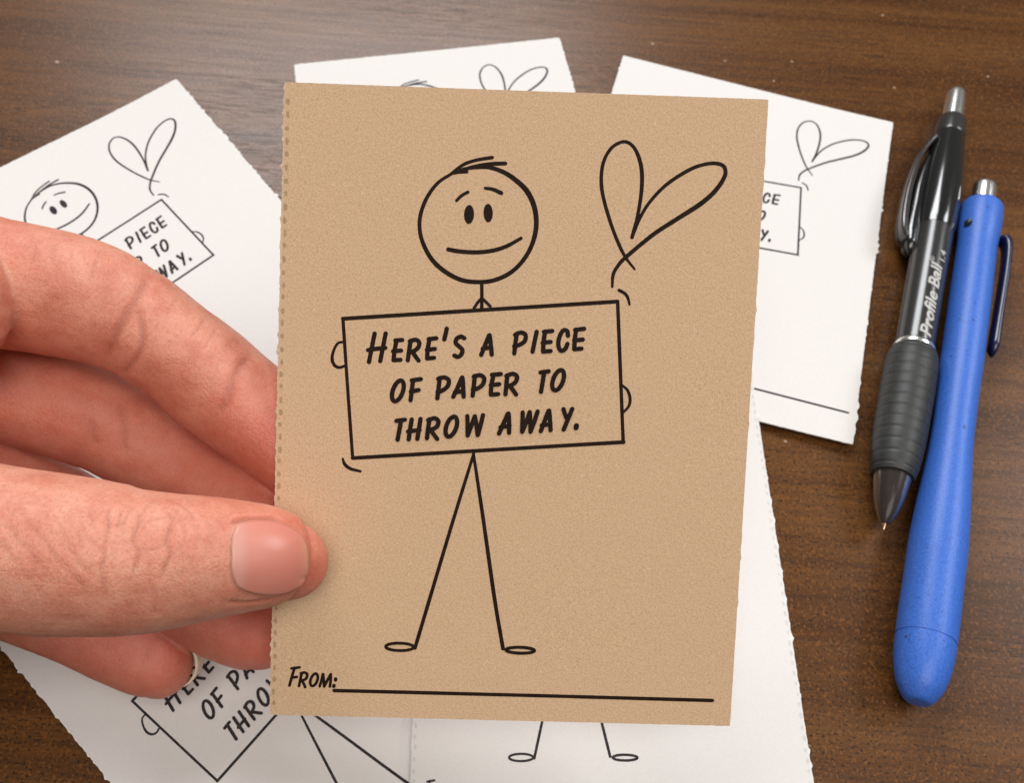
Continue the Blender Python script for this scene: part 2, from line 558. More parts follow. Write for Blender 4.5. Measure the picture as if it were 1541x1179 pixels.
TB([(622, 815), (588, 905), (553, 998)], [(628, 815), (635, 900), (640, 988)], [(562, 946), (638, 935)])
TB([(755, 802), (766, 840), (782, 880)], [(832, 800), (795, 890), (756, 984)])
TB([(870, 948), (866, 968)])
MSG[-1] = (MSG[-1][0], 7.4)


def fm(p):
    return Q(420, 980, 7.705, p)


for s in ([(182, 195), (150, 300), (122, 402)], [(145, 205), (238, 192)], [(148, 312), (208, 303)],
          [(262, 262), (248, 335), (232, 408)], [(255, 262), (300, 252), (328, 278), (308, 328), (250, 345)],
          [(268, 345), (288, 385), (304, 422)],
          [(510, 272), (492, 345), (472, 412)], [(512, 272), (518, 340), (524, 415)], [(524, 415), (562, 340), (600, 272)],
          [(600, 272), (598, 350), (590, 415)]):
    FROM.append((fm(s), 4.0))
FROM.append((fm(slO((425, 265), (388, 408), 40)), 4.0, True))
FROM.append((fm([(657, 326), (655, 340)]), 5.0))
FROM.append((fm([(637, 402), (635, 415)]), 5.0))
LINE.append(([(503, 1040), (780, 1047), (1072, 1055)], 5.4))
PX_MM = 11.05


class Ink:
    """collects strokes into one thin printed layer lying on the paper"""

    def __init__(s, tf, zf, gain):
        s.gain = gain
        s.v, s.f, s.k, s.tf, s.zf = [], [], 0, tf, zf
        s.rs = random.Random(3)

    def poly(s, P, faces):
        z = s.k * 0.0012
        s.k += 1
        b = len(s.v)
        for x, y in P:
            s.v.append((x * MM, y * MM, (s.zf(x, y) + 0.012 + z) * MM))
        s.f += [tuple(b + i for i in f) for f in faces]

    def stroke(s, pts, w, closed=False):
        n = len(pts)
        ww = [w] * n if isinstance(w, (int, float)) else list(w)
        P3 = np.array([(p[0], p[1], q) for p, q in zip(pts, ww)], float)
        C = catmull(P3, 8, closed)
        xy = s.tf(C[:, :2])
        wd = (C[:, 2] + 0.5) * s.gain / PX_MM / 2
        wd = wd * np.array([1 + 0.06 * noise.noise(Vector((a * 3.1, b * 3.1, 5.0))) for a, b in xy])
        d = np.gradient(xy, axis=0)
        if closed:
            d[0] = d[-1] = xy[1] - xy[-2]
        d /= np.maximum(1e-9, np.linalg.norm(d, axis=1))[:, None]
        nrm = np.c_[-d[:, 1], d[:, 0]]
        L, Rr = xy + nrm * wd[:, None], xy - nrm * wd[:, None]
        m_ = len(xy)
        V = list(map(tuple, L)) + list(map(tuple, Rr))
        Fc = [(i, m_ + i, m_ + i + 1, i + 1) for i in range(m_ - 1)]
        if not closed:
            for idx, sg_ in ((0, -1), (m_ - 1, 1)):
                c = xy[idx]
                a0 = math.atan2(nrm[idx][1], nrm[idx][0])
                ring = []
                for k in range(1, 6):
                    a = a0 - sg_ * math.pi * k / 6
                    ring.append(len(V))
                    V.append((c[0] + wd[idx] * math.cos(a), c[1] + wd[idx] * math.sin(a)))
                Fc.append(tuple([idx] + ring + [m_ + idx]))
        s.poly(V, Fc)

    def fill(s, pts):
        xy = s.tf(np.array(pts))
        s.poly(list(map(tuple, xy)), [tuple(range(len(xy)))])


def make_card(corners, Hm, aff, zf, mats, ink_mat, seed, perf_edges, rough, parent, gain=0.84, msg_dx=0.0):
    """corners: TL, TR, BR, BL in mm on the card's plane. rough: outline unevenness per edge (top, right, bottom, left)"""
    rs = random.Random(seed)
    C = [np.array(c, float) for c in corners]
    cen = sum(C) / 4
    outer, inner = [], []
    TH = 0.30
    for e in range(4):
        a, b = C[e], C[(e + 1) % 4]
        L = np.linalg.norm(b - a)
        t = (b - a) / L
        n = np.array([t[1], -t[0]])
        if n @ ((a + b) / 2 - cen) < 0:
            n = -n
        amp, tuft = rough[e]
        N = int(L / 0.36)
        pitch = 1.72
        tufts = [(rs.uniform(3, L - 3), rs.uniform(0.25, 1.1) * tuft, rs.uniform(0.25, 0.7)) for _ in range(int(9 * (tuft > 0)) + int(6 * tuft))]
        for k in range(N):
            u = L * k / N
            ph = (u / pitch) % 1.0
            bumpv = 0.04
            if k > 1 and k < N - 1:
                tooth = max(0.0, math.cos(2 * math.pi * ph)) ** 0.7
                bumpv += amp * (tooth * max(0.0, 0.15 + 2.2 * noise.noise(Vector((u * 0.45, seed * 3.3 + e, 0))))
                                + 0.5 * max(0.0, noise.noise(Vector((u * 1.3, seed * 7.3 + e, 4.0)))) + 0.38 * rs.random())
                for tu, th, tw in tufts:
                    bumpv += th * 0.55 * math.exp(-((u - tu) / tw) ** 2) * (0.7 + 0.6 * rs.random())
            base = a + t * u
            inner.append(base)
            outer.append(base + n * bumpv)
    verts = [Vector(p) for p in outer]
    no = len(verts)
    verts += [Vector(p) for p in (np.array(inner) + (cen - np.array(inner)) * 0.0006)]
    edges = [(no + i, no + (i + 1) % no) for i in range(no)]
    xs = np.arange(-29, 29.1, 4.2)
    ys = np.arange(-41, 41.1, 4.3)
    for x in xs:
        for y in ys:
            verts.append(Vector((x, y)))
    V, _, Fc, *_ = delaunay_2d_cdt(verts, edges, [list(range(no))], 1, 1e-5)
    P = np.array([(p.x, p.y) for p in V])
    dist_in = lambda q: min(((q - C[e]) @ nn[e]) for e in range(4))
    nn = []
    for e in range(4):
        t = C[(e + 1) % 4] - C[e]
        t = t / np.linalg.norm(t)
        n = np.array([t[1], -t[0]])
        if n @ (cen - C[e]) < 0:
            n = -n
        nn.append(n)
    top = [(x * MM, y * MM, zf(x, y) * MM) for x, y in P]
    bot = [(x * MM, y * MM, (zf(x, y) - TH) * MM) for x, y in P]
    nv = len(P)
    faces, fm_ = [], []
    cnt = {}
    for f in Fc:
        f = list(f)
        ar = sum(P[f[i]][0] * P[f[(i + 1) % len(f)]][1] - P[f[(i + 1) % len(f)]][0] * P[f[i]][1] for i in range(len(f)))
        if ar < 0:
            f.reverse()
        faces.append(tuple(f))
        cc = P[f].mean(axis=0)
        fm_.append(1 if dist_in(cc) < -0.015 else 0)
        faces.append(tuple(nv + i for i in reversed(f)))
        fm_.append(0)
        for i in range(len(f)):
            a_, b_ = f[i], f[(i + 1) % len(f)]
            cnt[(a_, b_)] = 1
    for (a_, b_) in list(cnt):
        if (b_, a_) not in cnt:
            faces.append((b_, a_, nv + a_, nv + b_))
            fm_.append(1)
    mesh_obj('sheet', top + bot, faces, [mats[0], mats[1]], parent, fmat=fm_)
    # perforation dents inside the torn edges, their shade painted as darker flat marks
    pv, pf = [], []
    for e in perf_edges:
        a, b = C[e], C[(e + 1) % 4]
        L = np.linalg.norm(b - a)
        t = (b - a) / L
        u = 1.6
        while u < L - 1.0:
            c = a + t * (u + rs.uniform(-0.12, 0.12)) + nn[e] * (0.42 + rs.uniform(-0.06, 0.06))
            hw, hl = 0.26 * rs.uniform(0.75, 1.15), 0.46 * rs.uniform(0.75, 1.1)
            k0 = len(pv)
            for k in range(8):
                an = 2 * math.pi * k / 8
                r_ = rs.uniform(0.85, 1.15)
                q = c + nn[e] * hw * r_ * math.cos(an) + t * hl * r_ * math.sin(an)
                pv.append((q[0] * MM, q[1] * MM, (zf(q[0], q[1]) + 0.01) * MM))
            fc = list(range(k0, k0 + 8))
            if np.cross(np.append(nn[e], 0), np.append(t, 0))[2] < 0:
                fc.reverse()
            pf.append(tuple(fc))
            u += 1.72
    po = mesh_obj('perforation_marks', pv, pf, mats[2], parent)
    po['kind'] = 'stuff'

    def tf(px):
        q = hap(Hm, px)
        if aff is not None:
            q = np.c_[q, np.ones(len(q))] @ np.array(aff).T
        return q

    def ink(name, strokes, fills=(), dx=0.0):
        I = Ink(lambda q: tf(q) + np.array([dx, 0.0]), zf, gain)
        for st in strokes:
            I.stroke(*st)
        for fl in fills:
            I.fill(fl)
        return mesh_obj(name, I.v, I.f, ink_mat, parent)

    ink('printed_figure', FIG, EYES)
    ink('printed_heart', HEART)
    ink('printed_sign', SIGN)
    ink('printed_message', MSG, (), msg_dx)
    ink('printed_from', FROM)
    ink('signature_line', LINE)


def flat(amp, seed):
    def z(x, y):
        return amp * noise.noise(Vector((x * 0.03, y * 0.03, seed))) + amp * 0.5
    return z


def curled(amp, seed, lifts):
    b = flat(amp, seed)

    def z(x, y):
        v = b(x, y)
        for cx, cy, rad, h in lifts:
            d = math.hypot(x - cx, y - cy) / rad
            if d < 1:
                v += h * (1 - d) ** 2
        return v
    return z


WM = (M_WHITE, M_WHITE_EDGE, M_WHITE_DENT_SHADE)
GRP = 'white cards spread on the wooden table'


def white_card(label, x, y, t, z, corners, aff, zf, seed, perf, rough, msg_dx=0.0):
    e = empty('paper_card', (x * MM, y * MM, z * MM))
    e.rotation_euler = (0, 0, t)
    tag(e, label, 'card', GRP)
    make_card(corners, H_RECT, aff, zf, WM, M_INK_BLACK, seed, perf, rough, e, 0.84, msg_dx)
    return e


def shift(dx, dy):
    return [[1, 0, dx], [0, 1, -dy]]


R_ = RECT_CORNERS
white_card('white card whose top edge and heart tips show above the kraft card', -15.44, 144.85, 0.2521, 0.35,
           [(-32.20, 44.31), (32.32, 44.75), R_[2], R_[3]], shift(0.47, 0.21), flat(0.12, 1.0), 11, (),
           ((0.10, 0), (0.22, 0.35), (0.1, 0), (0.28, 0.5)))
white_card('tilted white card at upper left, its smiling head just above the index finger', -76.18, 115.38, 0.7473, 0.75,
           [(-32.4, 44.3), (32.33, 45.55), R_[2], R_[3]], [[0.9743, 0.0259, -1.2362], [0.0219, 0.9995, -0.2623]],
           curled(0.15, 2.0, [(32, 45, 30, 0.8)]), 12, (),
           ((0.14, 0.12), (0.20, 0.95), (0.1, 0.2), (0.2, 0.3)), 1.95)
white_card('white card turned diagonally at lower left, sign text showing under the little finger', -33.55, 40.61, 0.8813, 0.75,
           R_, shift(1.2145, 0.0), flat(0.12, 3.0), 13, (),
           ((0.15, 0), (0.15, 0.2), (0.1, 0.2), (0.26, 0.55)))
white_card('white card on the right beside the black pen, whole heart and FROM line end visible', 43.23, 138.86, -0.2079, 1.25,
           [(-32.96, 46.15), (32.35, 43.7), (31.9, -44.75), (-31.75, -44.45)], [[0.9992, -0.0052, 1.0784], [-0.0115, 0.9667, 1.7274]],
           curled(0.10, 4.0, [(34, -46, 46, 0.9), (32, 44, 20, 0.4)]), 14, (),
           ((0.08, 0), (0.13, 0.75), (0.06, 0), (0.15, 0.3)))
white_card('upright white card at bottom centre with two printed feet below the kraft card', 17.85, 62.36, 0.0766, 2.25,
           R_, shift(-0.16, 0.0), flat(0.12, 5.0), 15, (1, 3),
           ((0.1, 0), (0.11, 0.6), (0.1, 0), (0.12, 0.2)))

# kraft card held in front
RW = np.array([[0.9989022994805608, -0.04029123610926331, 0.02389168025140916],
               [0.046677084520397503, 0.8133802432471415, -0.5798567320260203],
               [0.003930123805131976, 0.5803354169685043, 0.814368072764931]])
TW = np.array([0.54202837, 63.90959223, 47.9474328])
kc = empty('kraft_card')
mk = Matrix(RW.tolist()).to_4x4()
mk.translation = Vector((TW * MM).tolist())
kc.matrix_world = mk
tag(kc, 'brown kraft paper card held up front by the hand, printed with stick figure and sign', 'card')
make_card(KRAFT_CORNERS, H_KRAFT, None, lambda x, y: 0.06 * noise.noise(Vector((x * 0.05, y * 0.05, 9.0))),
          (M_KRAFT, M_KRAFT_EDGE, M_KRAFT_DENT_SHADE), M_INK_BROWN, 21, (3,),
          ((0.02, 0), (0.05, 0.22), (0.03, 0), (0.26, 0.45)), kc, 1.0)


def kraft_depth(px, py):
    r = ray(px, py)
    n = RW[:, 2]
    return ((TW - CAM) @ n) / (r @ n)


# ------------------------------------------------------------------ pens
def pen_axis(a_px, a_z, b_px, b_z):
    A, B = at_height(*a_px, a_z), at_height(*b_px, b_z)

    def t_of(py):
        lo, hi = -0.3, 1.3
        for _ in range(40):
            mid = (lo + hi) / 2
            if project(A + (B - A) * mid)[1] < py:
                lo = mid
            else:
                hi = mid
        return lo
    return A, B, t_of


def frame(A, B):
    d = (B - A) / np.linalg.norm(B - A)
    up = np.array([0, 0, 1.0])
    s = np.cross(d, up)
    s /= np.linalg.norm(s)
    u = np.cross(s, d)
    return d, s, u


def lathe(name, A, B, prof, mat, parent, seg=40, cap=True):
    """prof: list of (t along A->B, radius mm)"""
    d, s, u = frame(A, B)
    V, Fc = [], []
    o0 = np.array(parent.location) / MM
    for t, r in prof:
        c = A + (B - A) * t - o0
        for k in range(seg):
            a = 2 * math.pi * k / seg
            V.append((c + r * (math.cos(a) * s + math.sin(a) * u)) * MM)
    for i in range(len(prof) - 1):
        for k in range(seg):
            k2 = (k + 1) % seg
            Fc.append((i * seg + k, i * seg + k2, (i + 1) * seg + k2, (i + 1) * seg + k))
    if cap:
        Fc.append(tuple(reversed(range(seg))))
        Fc.append(tuple((len(prof) - 1) * seg + k for k in range(seg)))
    o = mesh_obj(name, V, Fc, mat, parent, smooth=True)
    try:
        mod = o.modifiers.new('edges', 'EDGE_SPLIT')
        mod.split_angle = math.radians(38)
    except Exception:
        pass
    return o


def prof_px(A, B, t_of, rows, n=6, dr=0.0):
    """rows of (pixel y, pixel width) turned into true radii along the axis"""
    dirpx = project(B)[:2] - project(A)[:2]
    cosl = abs(dirpx[1]) / np.linalg.norm(dirpx)
    P = []
    for py, w in rows:
        t = t_of(py)
        dep = project(A + (B - A) * t)[2]
        P.append((t, w * cosl / 2 * dep / F + dr))
    C = catmull(P, n) if n > 1 else np.array(P)
    return [(float(a), max(0.02, float(b))) for a, b in C]


def bar(name, pts, wside, hup, mat, parent, sfr):
    """a curved bar: pts world mm, section wside (along s) x hup (along u)"""
    C = catmull(np.array(pts), 6)
    d, s, u = sfr
    o0 = np.array(parent.location) / MM
    T = np.gradient(C, axis=0)
    V, Fc = [], []
    n = len(C)
    sec = []
    for k in range(12):
        a = 2 * math.pi * k / 12
        ca, sa = math.cos(a), math.sin(a)
        sec.append((math.copysign(abs(ca) ** 0.5, ca), math.copysign(abs(sa) ** 0.5, sa)))
    for i, c in enumerate(C):
        tt_ = T[i] / np.linalg.norm(T[i])
        side = np.cross(tt_, u)
        side /= np.linalg.norm(side)
        e = min(1.0, 0.35 + min(i, n - 1 - i) / 3.0)
        ws = wside if isinstance(wside, (int, float)) else np.interp(i / (n - 1), np.linspace(0, 1, len(wside)), wside)
        for a, b in sec:
            V.append((c - o0 + side * a * ws / 2 * e + u * b * hup / 2 * e) * MM)
    for i in range(n - 1):
        for k in range(12):
            k2 = (k + 1) % 12
            Fc.append((i * 12 + k, i * 12 + k2, (i + 1) * 12 + k2, (i + 1) * 12 + k))
    Fc.append(tuple(reversed(range(12))))
    Fc.append(tuple((n - 1) * 12 + k for k in range(12)))
    return mesh_obj(name, V, Fc, mat, parent, smooth=True)


# blue pen
A, B, tof = pen_axis((1482, 279), 4.9, (1381, 1058), 5.3)
bp = empty('pen', tuple((A + B) / 2 * MM * np.array([1, 1, 0])))
tag(bp, 'blue matte plastic ballpoint with silver button, the right one of two pens', 'pen', 'pens lying beside the cards')
bl_axis = frame(A, B)
rows = [(311, 50), (313, 58), (318, 61), (335, 62), (352, 60), (372, 57), (400, 58), (470, 60), (540, 61), (610, 60), (657, 61),
        (690, 65), (725, 71), (760, 77), (793, 82), (830, 86), (875, 87), (930, 89), (963, 89)]
lathe('barrel', A, B, prof_px(A, B, tof, rows), M_BLUE, bp, 56)
lathe('seam', A, B, prof_px(A, B, tof, [(962, 87), (967, 87)], 1), M_BLUE, bp, 56)
rows = [(966, 89), (985, 88), (1005, 84), (1022, 77), (1037, 67), (1048, 54), (1055, 43), (1058, 34), (1058.6, 26)]
lathe('nose_cone', A, B, prof_px(A, B, tof, rows), M_BLUE, bp, 56)
lathe('push_button', A, B, prof_px(A, B, tof, [(279.5, 28), (281, 33), (284, 35), (297, 35.5), (313, 35.5)], 2), M_CHROME, bp, 40)
d_, s_, u_ = bl_axis
clip_pts = [at_height(1506, 357, 5.2), at_height(1515, 372, 5.4), at_height(1512, 410, 5.4), at_height(1505, 455, 5.3), at_height(1498, 500, 5.2), at_height(1493, 536, 5.0)]
cb = bar('clip', clip_pts, [1.6, 1.5, 1.4, 1.4, 1.5, 1.7], 3.6, M_NAVY, bp, bl_axis)
# little square hole in the barrel side, its shaded inside a black patch
th = tof(354)
cpos = A + (B - A) * th
hd = prof_px(A, B, tof, [(354, 59), (356, 59)], 1)[0][1]
hv, hf = [], []
o0 = np.array(bp.location) / MM
for k in range(16):
    an = 2 * math.pi * k / 16
    lu, lv = math.copysign(abs(math.cos(an)) ** 0.6, math.cos(an)) * 0.8, math.copysign(abs(math.sin(an)) ** 0.6, math.sin(an)) * 1.0
    phi = math.radians(142) + lu / hd
    q = cpos - o0 + d_ * lv + (hd + 0.22) * (math.cos(phi) * s_ * 1 + math.sin(phi) * u_)
    hv.append(q * MM)
# orientation of s_: make sure the hole faces the black pen
if project(cpos + s_ * 5)[0] < project(cpos)[0]:
    hv = []
    for k in range(16):
        an = 2 * math.pi * k / 16
        lu, lv = math.copysign(abs(math.cos(an)) ** 0.6, math.cos(an)) * 0.8, math.copysign(abs(math.sin(an)) ** 0.6, math.sin(an)) * 1.0
        phi = math.radians(38) + lu / hd
        hv.append((cpos - o0 + d_ * lv + (hd + 0.22) * (math.cos(phi) * s_ + math.sin(phi) * u_)) * MM)
mesh_obj('clip_slot', hv, [tuple(range(16))], M_BLACK, bp)

# black pen
A, B, tof = pen_axis((1440, 138), 5.0, (1330, 797), 5.0)
kp = empty('pen', tuple((A + B) / 2 * MM * np.array([1, 1, 0])))
tag(kp, 'black clicker pen with ribbed rubber grip, beside the right white card', 'pen', 'pens lying beside the cards')
ax = frame(A, B)
lathe('push_button', A, B, prof_px(A, B, tof, [(138, 16), (139, 22), (142, 26), (160, 29), (186, 32)], 3), M_CHROME, kp, 40)
lathe('collar', A, B, prof_px(A, B, tof, [(180, 33), (183, 40), (192, 44), (205, 46), (208, 45)], 4), M_SMOKE, kp, 48)
lathe('upper_barrel', A, B, prof_px(A, B, tof, [(208, 46), (225, 50), (250, 56), (275, 60), (310, 62), (335, 61), (350, 58)], 5), M_BLACK, kp, 48)
lathe('barrel', A, B, prof_px(A, B, tof, [(348, 57), (370, 57), (400, 57), (460, 57), (524, 57)], 4), M_SMOKE, kp, 48)
lathe('ring', A, B, prof_px(A, B, tof, [(523, 59), (525, 62), (529, 62), (531, 60)], 2), M_CHROME, kp, 48)
rows = [(531, 66), (536, 72), (546, 77), (560, 79), (610, 80), (660, 79), (690, 75), (708, 70), (719, 64)]
pr = np.array(prof_px(A, B, tof, rows, 14))
_t = np.linspace(pr[0, 0], pr[-1, 0], 190)
pr = list(zip(_t.tolist(), np.interp(_t, pr[:, 0], pr[:, 1]).tolist()))
pr2 = []
for i, (t, r) in enumerate(pr):
    ph = (t * 150.0 / 3.1) % 1.0
    groove = math.exp(-((ph - 0.5) / 0.11) ** 2)
    pr2.append((t, r - 0.08 * groove * (1 if 6 < i < len(pr) - 6 else 0)))
lathe('grip', A, B, pr2, M_RUBBER, kp, 56)
cone = prof_px(A, B, tof, [(718, 56), (735, 51), (752, 45), (768, 35), (780, 24), (787, 15), (789, 10)], 4)
lathe('cone', A, B, cone, M_CLEAR, kp, 40)
lathe('refill_tip', A, B, prof_px(A, B, tof, [(720, 20), (745, 20), (765, 16), (778, 11), (790, 7), (796, 3.5), (798, 1.5)], 4), M_GOLD, kp, 32)
z0 = 5.5
cl = [at_height(1411, 207, z0), at_height(1395, 221, z0), at_height(1379, 245, z0), at_height(1368, 275, z0), at_height(1361, 305, z0),
      at_height(1357, 335, z0), at_height(1358, 355, z0 - .2), at_height(1364, 367, z0 - .5)]
bar('clip', cl, [1.0, 1.1, 1.3, 1.5, 1.7, 1.7, 1.5, 0.8], 4.4, M_CLIP, kp, ax)
cl2 = [at_height(1401, 236, 4.4), at_height(1391, 258, 4.4), at_height(1383, 285, 4.4), at_height(1377, 315, 4.4), at_height(1370, 350, 4.4), at_height(1366, 385, 4.2)]
bar('clip_gap_bar', cl2, [1.6, 2.6, 3.0, 3.0, 3.0, 2.0], 4.4, M_BLACK, kp, ax)  # black bar added to fill the dark gap between clip and barrel
# clip teeth along the outer edge
tv, tf_ = [], []

# printed words on the barrel
d_, s_, u_ = ax
flipx = 1 if project(A + s_ * 5)[0] > project(A)[0] else -1
o0 = np.array(kp.location) / MM


def barrel_text(body, name, y0, y1, height, off_px, size_shear=0.22, bold=0.012):
    cu = bpy.data.curves.new(name, 'FONT')
    cu.body = body
    cu.shear = size_shear
    cu.offset = bold
    cu.resolution_u = 4
    to = bpy.data.objects.new(name, cu)
    COL.objects.link(to)
    dg = bpy.context.evaluated_depsgraph_get()
    me = bpy.data.meshes.new_from_object(to.evaluated_get(dg))
    bpy.data.objects.remove(to)
    import bmesh
    bm = bmesh.new()
    bm.from_mesh(me)
    bmesh.ops.triangulate(bm, faces=bm.faces[:])
    for _ in range(2):
        bmesh.ops.subdivide_edges(bm, edges=bm.edges[:], cuts=1, use_grid_fill=True)
    bmesh.ops.triangulate(bm, faces=bm.faces[:])
    bm.to_mesh(me)
    bm.free()
    v = np.array([w.co[:] for w in me.vertices])
    fcs = [tuple(p.vertices) for p in me.polygons]
    v[:, 0] -= v[:, 0].min()
    v[:, 0] /= v[:, 0].max()
    v[:, 1] /= 0.73
    t0, t1 = tof(y0), tof(y1)
    out = []
    for x, y, _ in v:
        t = t0 + (t1 - t0) * x
        r = 57 * 0.987 / 2 * project(A + (B - A) * t)[2] / F + 0.06
        # baseline towards the right, letter tops towards the left
        lateral = off_px * project(A + (B - A) * t)[2] / F - (y - 0.36) * height
        phi = lateral / r
        c = A + (B - A) * t - o0
        out.append((c + r * (math.sin(phi) * s_ * flipx + math.cos(phi) * u_)) * MM)
    o = mesh_obj(name, out, fcs, M_PRINT, kp)
    bpy.data.meshes.remove(me)
    return o


barrel_text('Profile Ball', 'printed_name', 518, 411, 2.5, 7, 0.22, 0.022)
barrel_text('®', 'printed_mark', 411, 404, 1.0, -3, 0.0, 0.0)
barrel_text('1.4', 'printed_size', 405, 390, 1.5, 13, 0.0, 0.01)

# ------------------------------------------------------------------ the hand
kd = kraft_depth
K = lambda px, py, r, gap=0.15: (px, py, kd(px, py) + r + gap, r)      # behind the card, touching it
KF = lambda px, py, r: (px, py, kd(px, py) - r + 0.35, r)              # in front, pressing on it
CHAINS = {
    'index': [(-900, 640, 150, 19), (-560, 520, 142, 15), (-290, 440, 139, 11.5), (-60, 420, 140, 9.6), (0, 426, 140.2, 9.25),
              (130, 453, 140.5, 8.9), (200, 485, 141, 8.0), (250, 518, 141, 7.45), (300, 556, 141.2, 7.55), (350, 598, 141.5, 7.6),
              K(425, 655, 7.2), K(495, 712, 6.8), K(545, 752, 5.6)],
    'middle': [(-900, 680, 150, 19), (-560, 640, 147, 14), (-300, 565, 147, 11), (-60, 568, 147.5, 8.6), (0, 582, 148.5, 8.2), (130, 625, 149, 7.8),
               (180, 648, 149.5, 7.6), (300, 722, 149, 7.4), K(415, 800, 7.1, 1.0), K(475, 850, 6.5), K(512, 880, 5.4)],
    'ring': [(-900, 720, 149, 19), (-560, 740, 147, 14), (-290, 690, 150, 10.5), (-60, 700, 153, 8.0), (0, 722, 154, 7.5), (130, 791, 154, 6.9),
             (250, 876, 152.5, 6.7), (330, 924, 150.5, 6.7), (374, 948, 149.5, 6.1), (392, 954, 149, 5.4)],
    'pinky': [(-900, 760, 147, 18), (-560, 820, 144, 13), (-260, 812, 148, 9.5), (-60, 868, 151, 6.8), (0, 895, 151.5, 6.35), (100, 934, 151.3, 6.0),
              (180, 973, 150.5, 5.8), (225, 994, 150, 5.5), (240, 1000, 149.8, 5.0)],
    'thumb': [(-900, 760, 146, 22), (-560, 830, 134, 19), (-200, 826, 124, 13.5), (-60, 822, 122.3, 11.0), (0, 825, 122.3, 10.4),
              (100, 837, 123, 10.05), (160, 842, 123.4, 9.75), (200, 845, 124, 9.3), (260, 844, 124.6, 8.6), (310, 840, 125.2, 8.0),
              (360, 838, 126.4, 7.35), (395, 839, 127.4, 6.8), KF(420, 842, 6.1), KF(433, 845, 5.3)],
    'web': [(-700, 700, 142, 20), (-350, 620, 135, 15), (-150, 520, 134, 10), (-72, 474, 129.5, 7.0), (-74, 430, 129.5, 6.8), (-90, 395, 131, 6.0)],
    'heel': [(-1350, 760, 150, 24), (-1000, 740, 150, 24), (-700, 760, 144, 21), (-400, 720, 140, 16)],
    'forearm': [(-2700, 900, 150, 33), (-1900, 830, 150, 29), (-1250, 750, 150, 25)],
}


def tube(pts, seg=36):
    C = catmull(np.array(pts, float), 7)
    P = np.array([at_depth(a, b, d) for a, b, d, r in C])
    rad = C[:, 3]
    T = np.gradient(P, axis=0)
    T /= np.linalg.norm(T, axis=1)[:, None]
    V, Fc = [], []
    ref = np.array([0, 0, 1.0])
    rings = []
    # rounded start
    for k in range(6, 0, -1):
        a = math.pi / 2 * k / 6.5
        rings.append((P[0] - T[0] * rad[0] * math.sin(a), rad[0] * math.cos(a), T[0]))
    for i in range(len(P)):
        rings.append((P[i], rad[i], T[i]))
    for k in range(1, 7):
        a = math.pi / 2 * k / 6.5
        rings.append((P[-1] + T[-1] * rad[-1] * math.sin(a), rad[-1] * math.cos(a), T[-1]))
    for c, r, t in rings:
        s = np.cross(t, ref)
        s /= np.linalg.norm(s)
        u = np.cross(s, t)
        for k in range(seg):
            a = 2 * math.pi * k / seg
            V.append((c + r * (math.cos(a) * s + math.sin(a) * u)) * MM)
    n = len(rings)
    for i in range(n - 1):
        for k in range(seg):
            k2 = (k + 1) % seg
            Fc.append((i * seg + k, i * seg + k2, (i + 1) * seg + k2, (i + 1) * seg + k))
    Fc.append(tuple(reversed(range(seg))))
    Fc.append(tuple((n - 1) * seg + k for k in range(seg)))
    return V, Fc


HV, HF = [], []
for nm, pts in CHAINS.items():
    v, f = tube(pts)
    b0 = len(HV)
    HV += v
    HF += [tuple(b0 + i for i in q) for q in f]
tmp = mesh_obj('hand_shape', HV, HF, M_SKIN)
rm = tmp.modifiers.new('r', 'REMESH')
rm.mode = 'VOXEL'
rm.voxel_size = 0.00032
sm = tmp.modifiers.new('s', 'SMOOTH')
sm.factor = 0.5
sm.iterations = 5
bpy.context.view_layer.update()
dg = bpy.context.evaluated_depsgraph_get()
hm = bpy.data.meshes.new_from_object(tmp.evaluated_get(dg))
bpy.data.objects.remove(tmp)
hm.name = 'skin'
nv = len(hm.vertices)
co = np.empty(nv * 3)
hm.vertices.foreach_get('co', co)
co = co.reshape(-1, 3) / MM
nr = np.empty(nv * 3)
hm.vertices.foreach_get('normal', nr)
nr = nr.reshape(-1, 3)
hm_bvh = BVHTree.FromPolygons([Vector(c) for c in co.tolist()], [tuple(p.vertices) for p in hm.polygons])
cam_v = Vector(CAM.tolist())


def hit(px, py):
    r = Vector(ray(px, py).tolist()).normalized()
    loc, n, i, d = hm_bvh.ray_cast(cam_v, r)
    return (None, None) if loc is None else (np.array(loc), np.array(n))


def Q3(s):
    return [(x / 2.808, 660 + y / 2.808) for x, y in s]


def Q2(s):
    return [(x / 3.102, 320 + y / 3.102) for x, y in s]


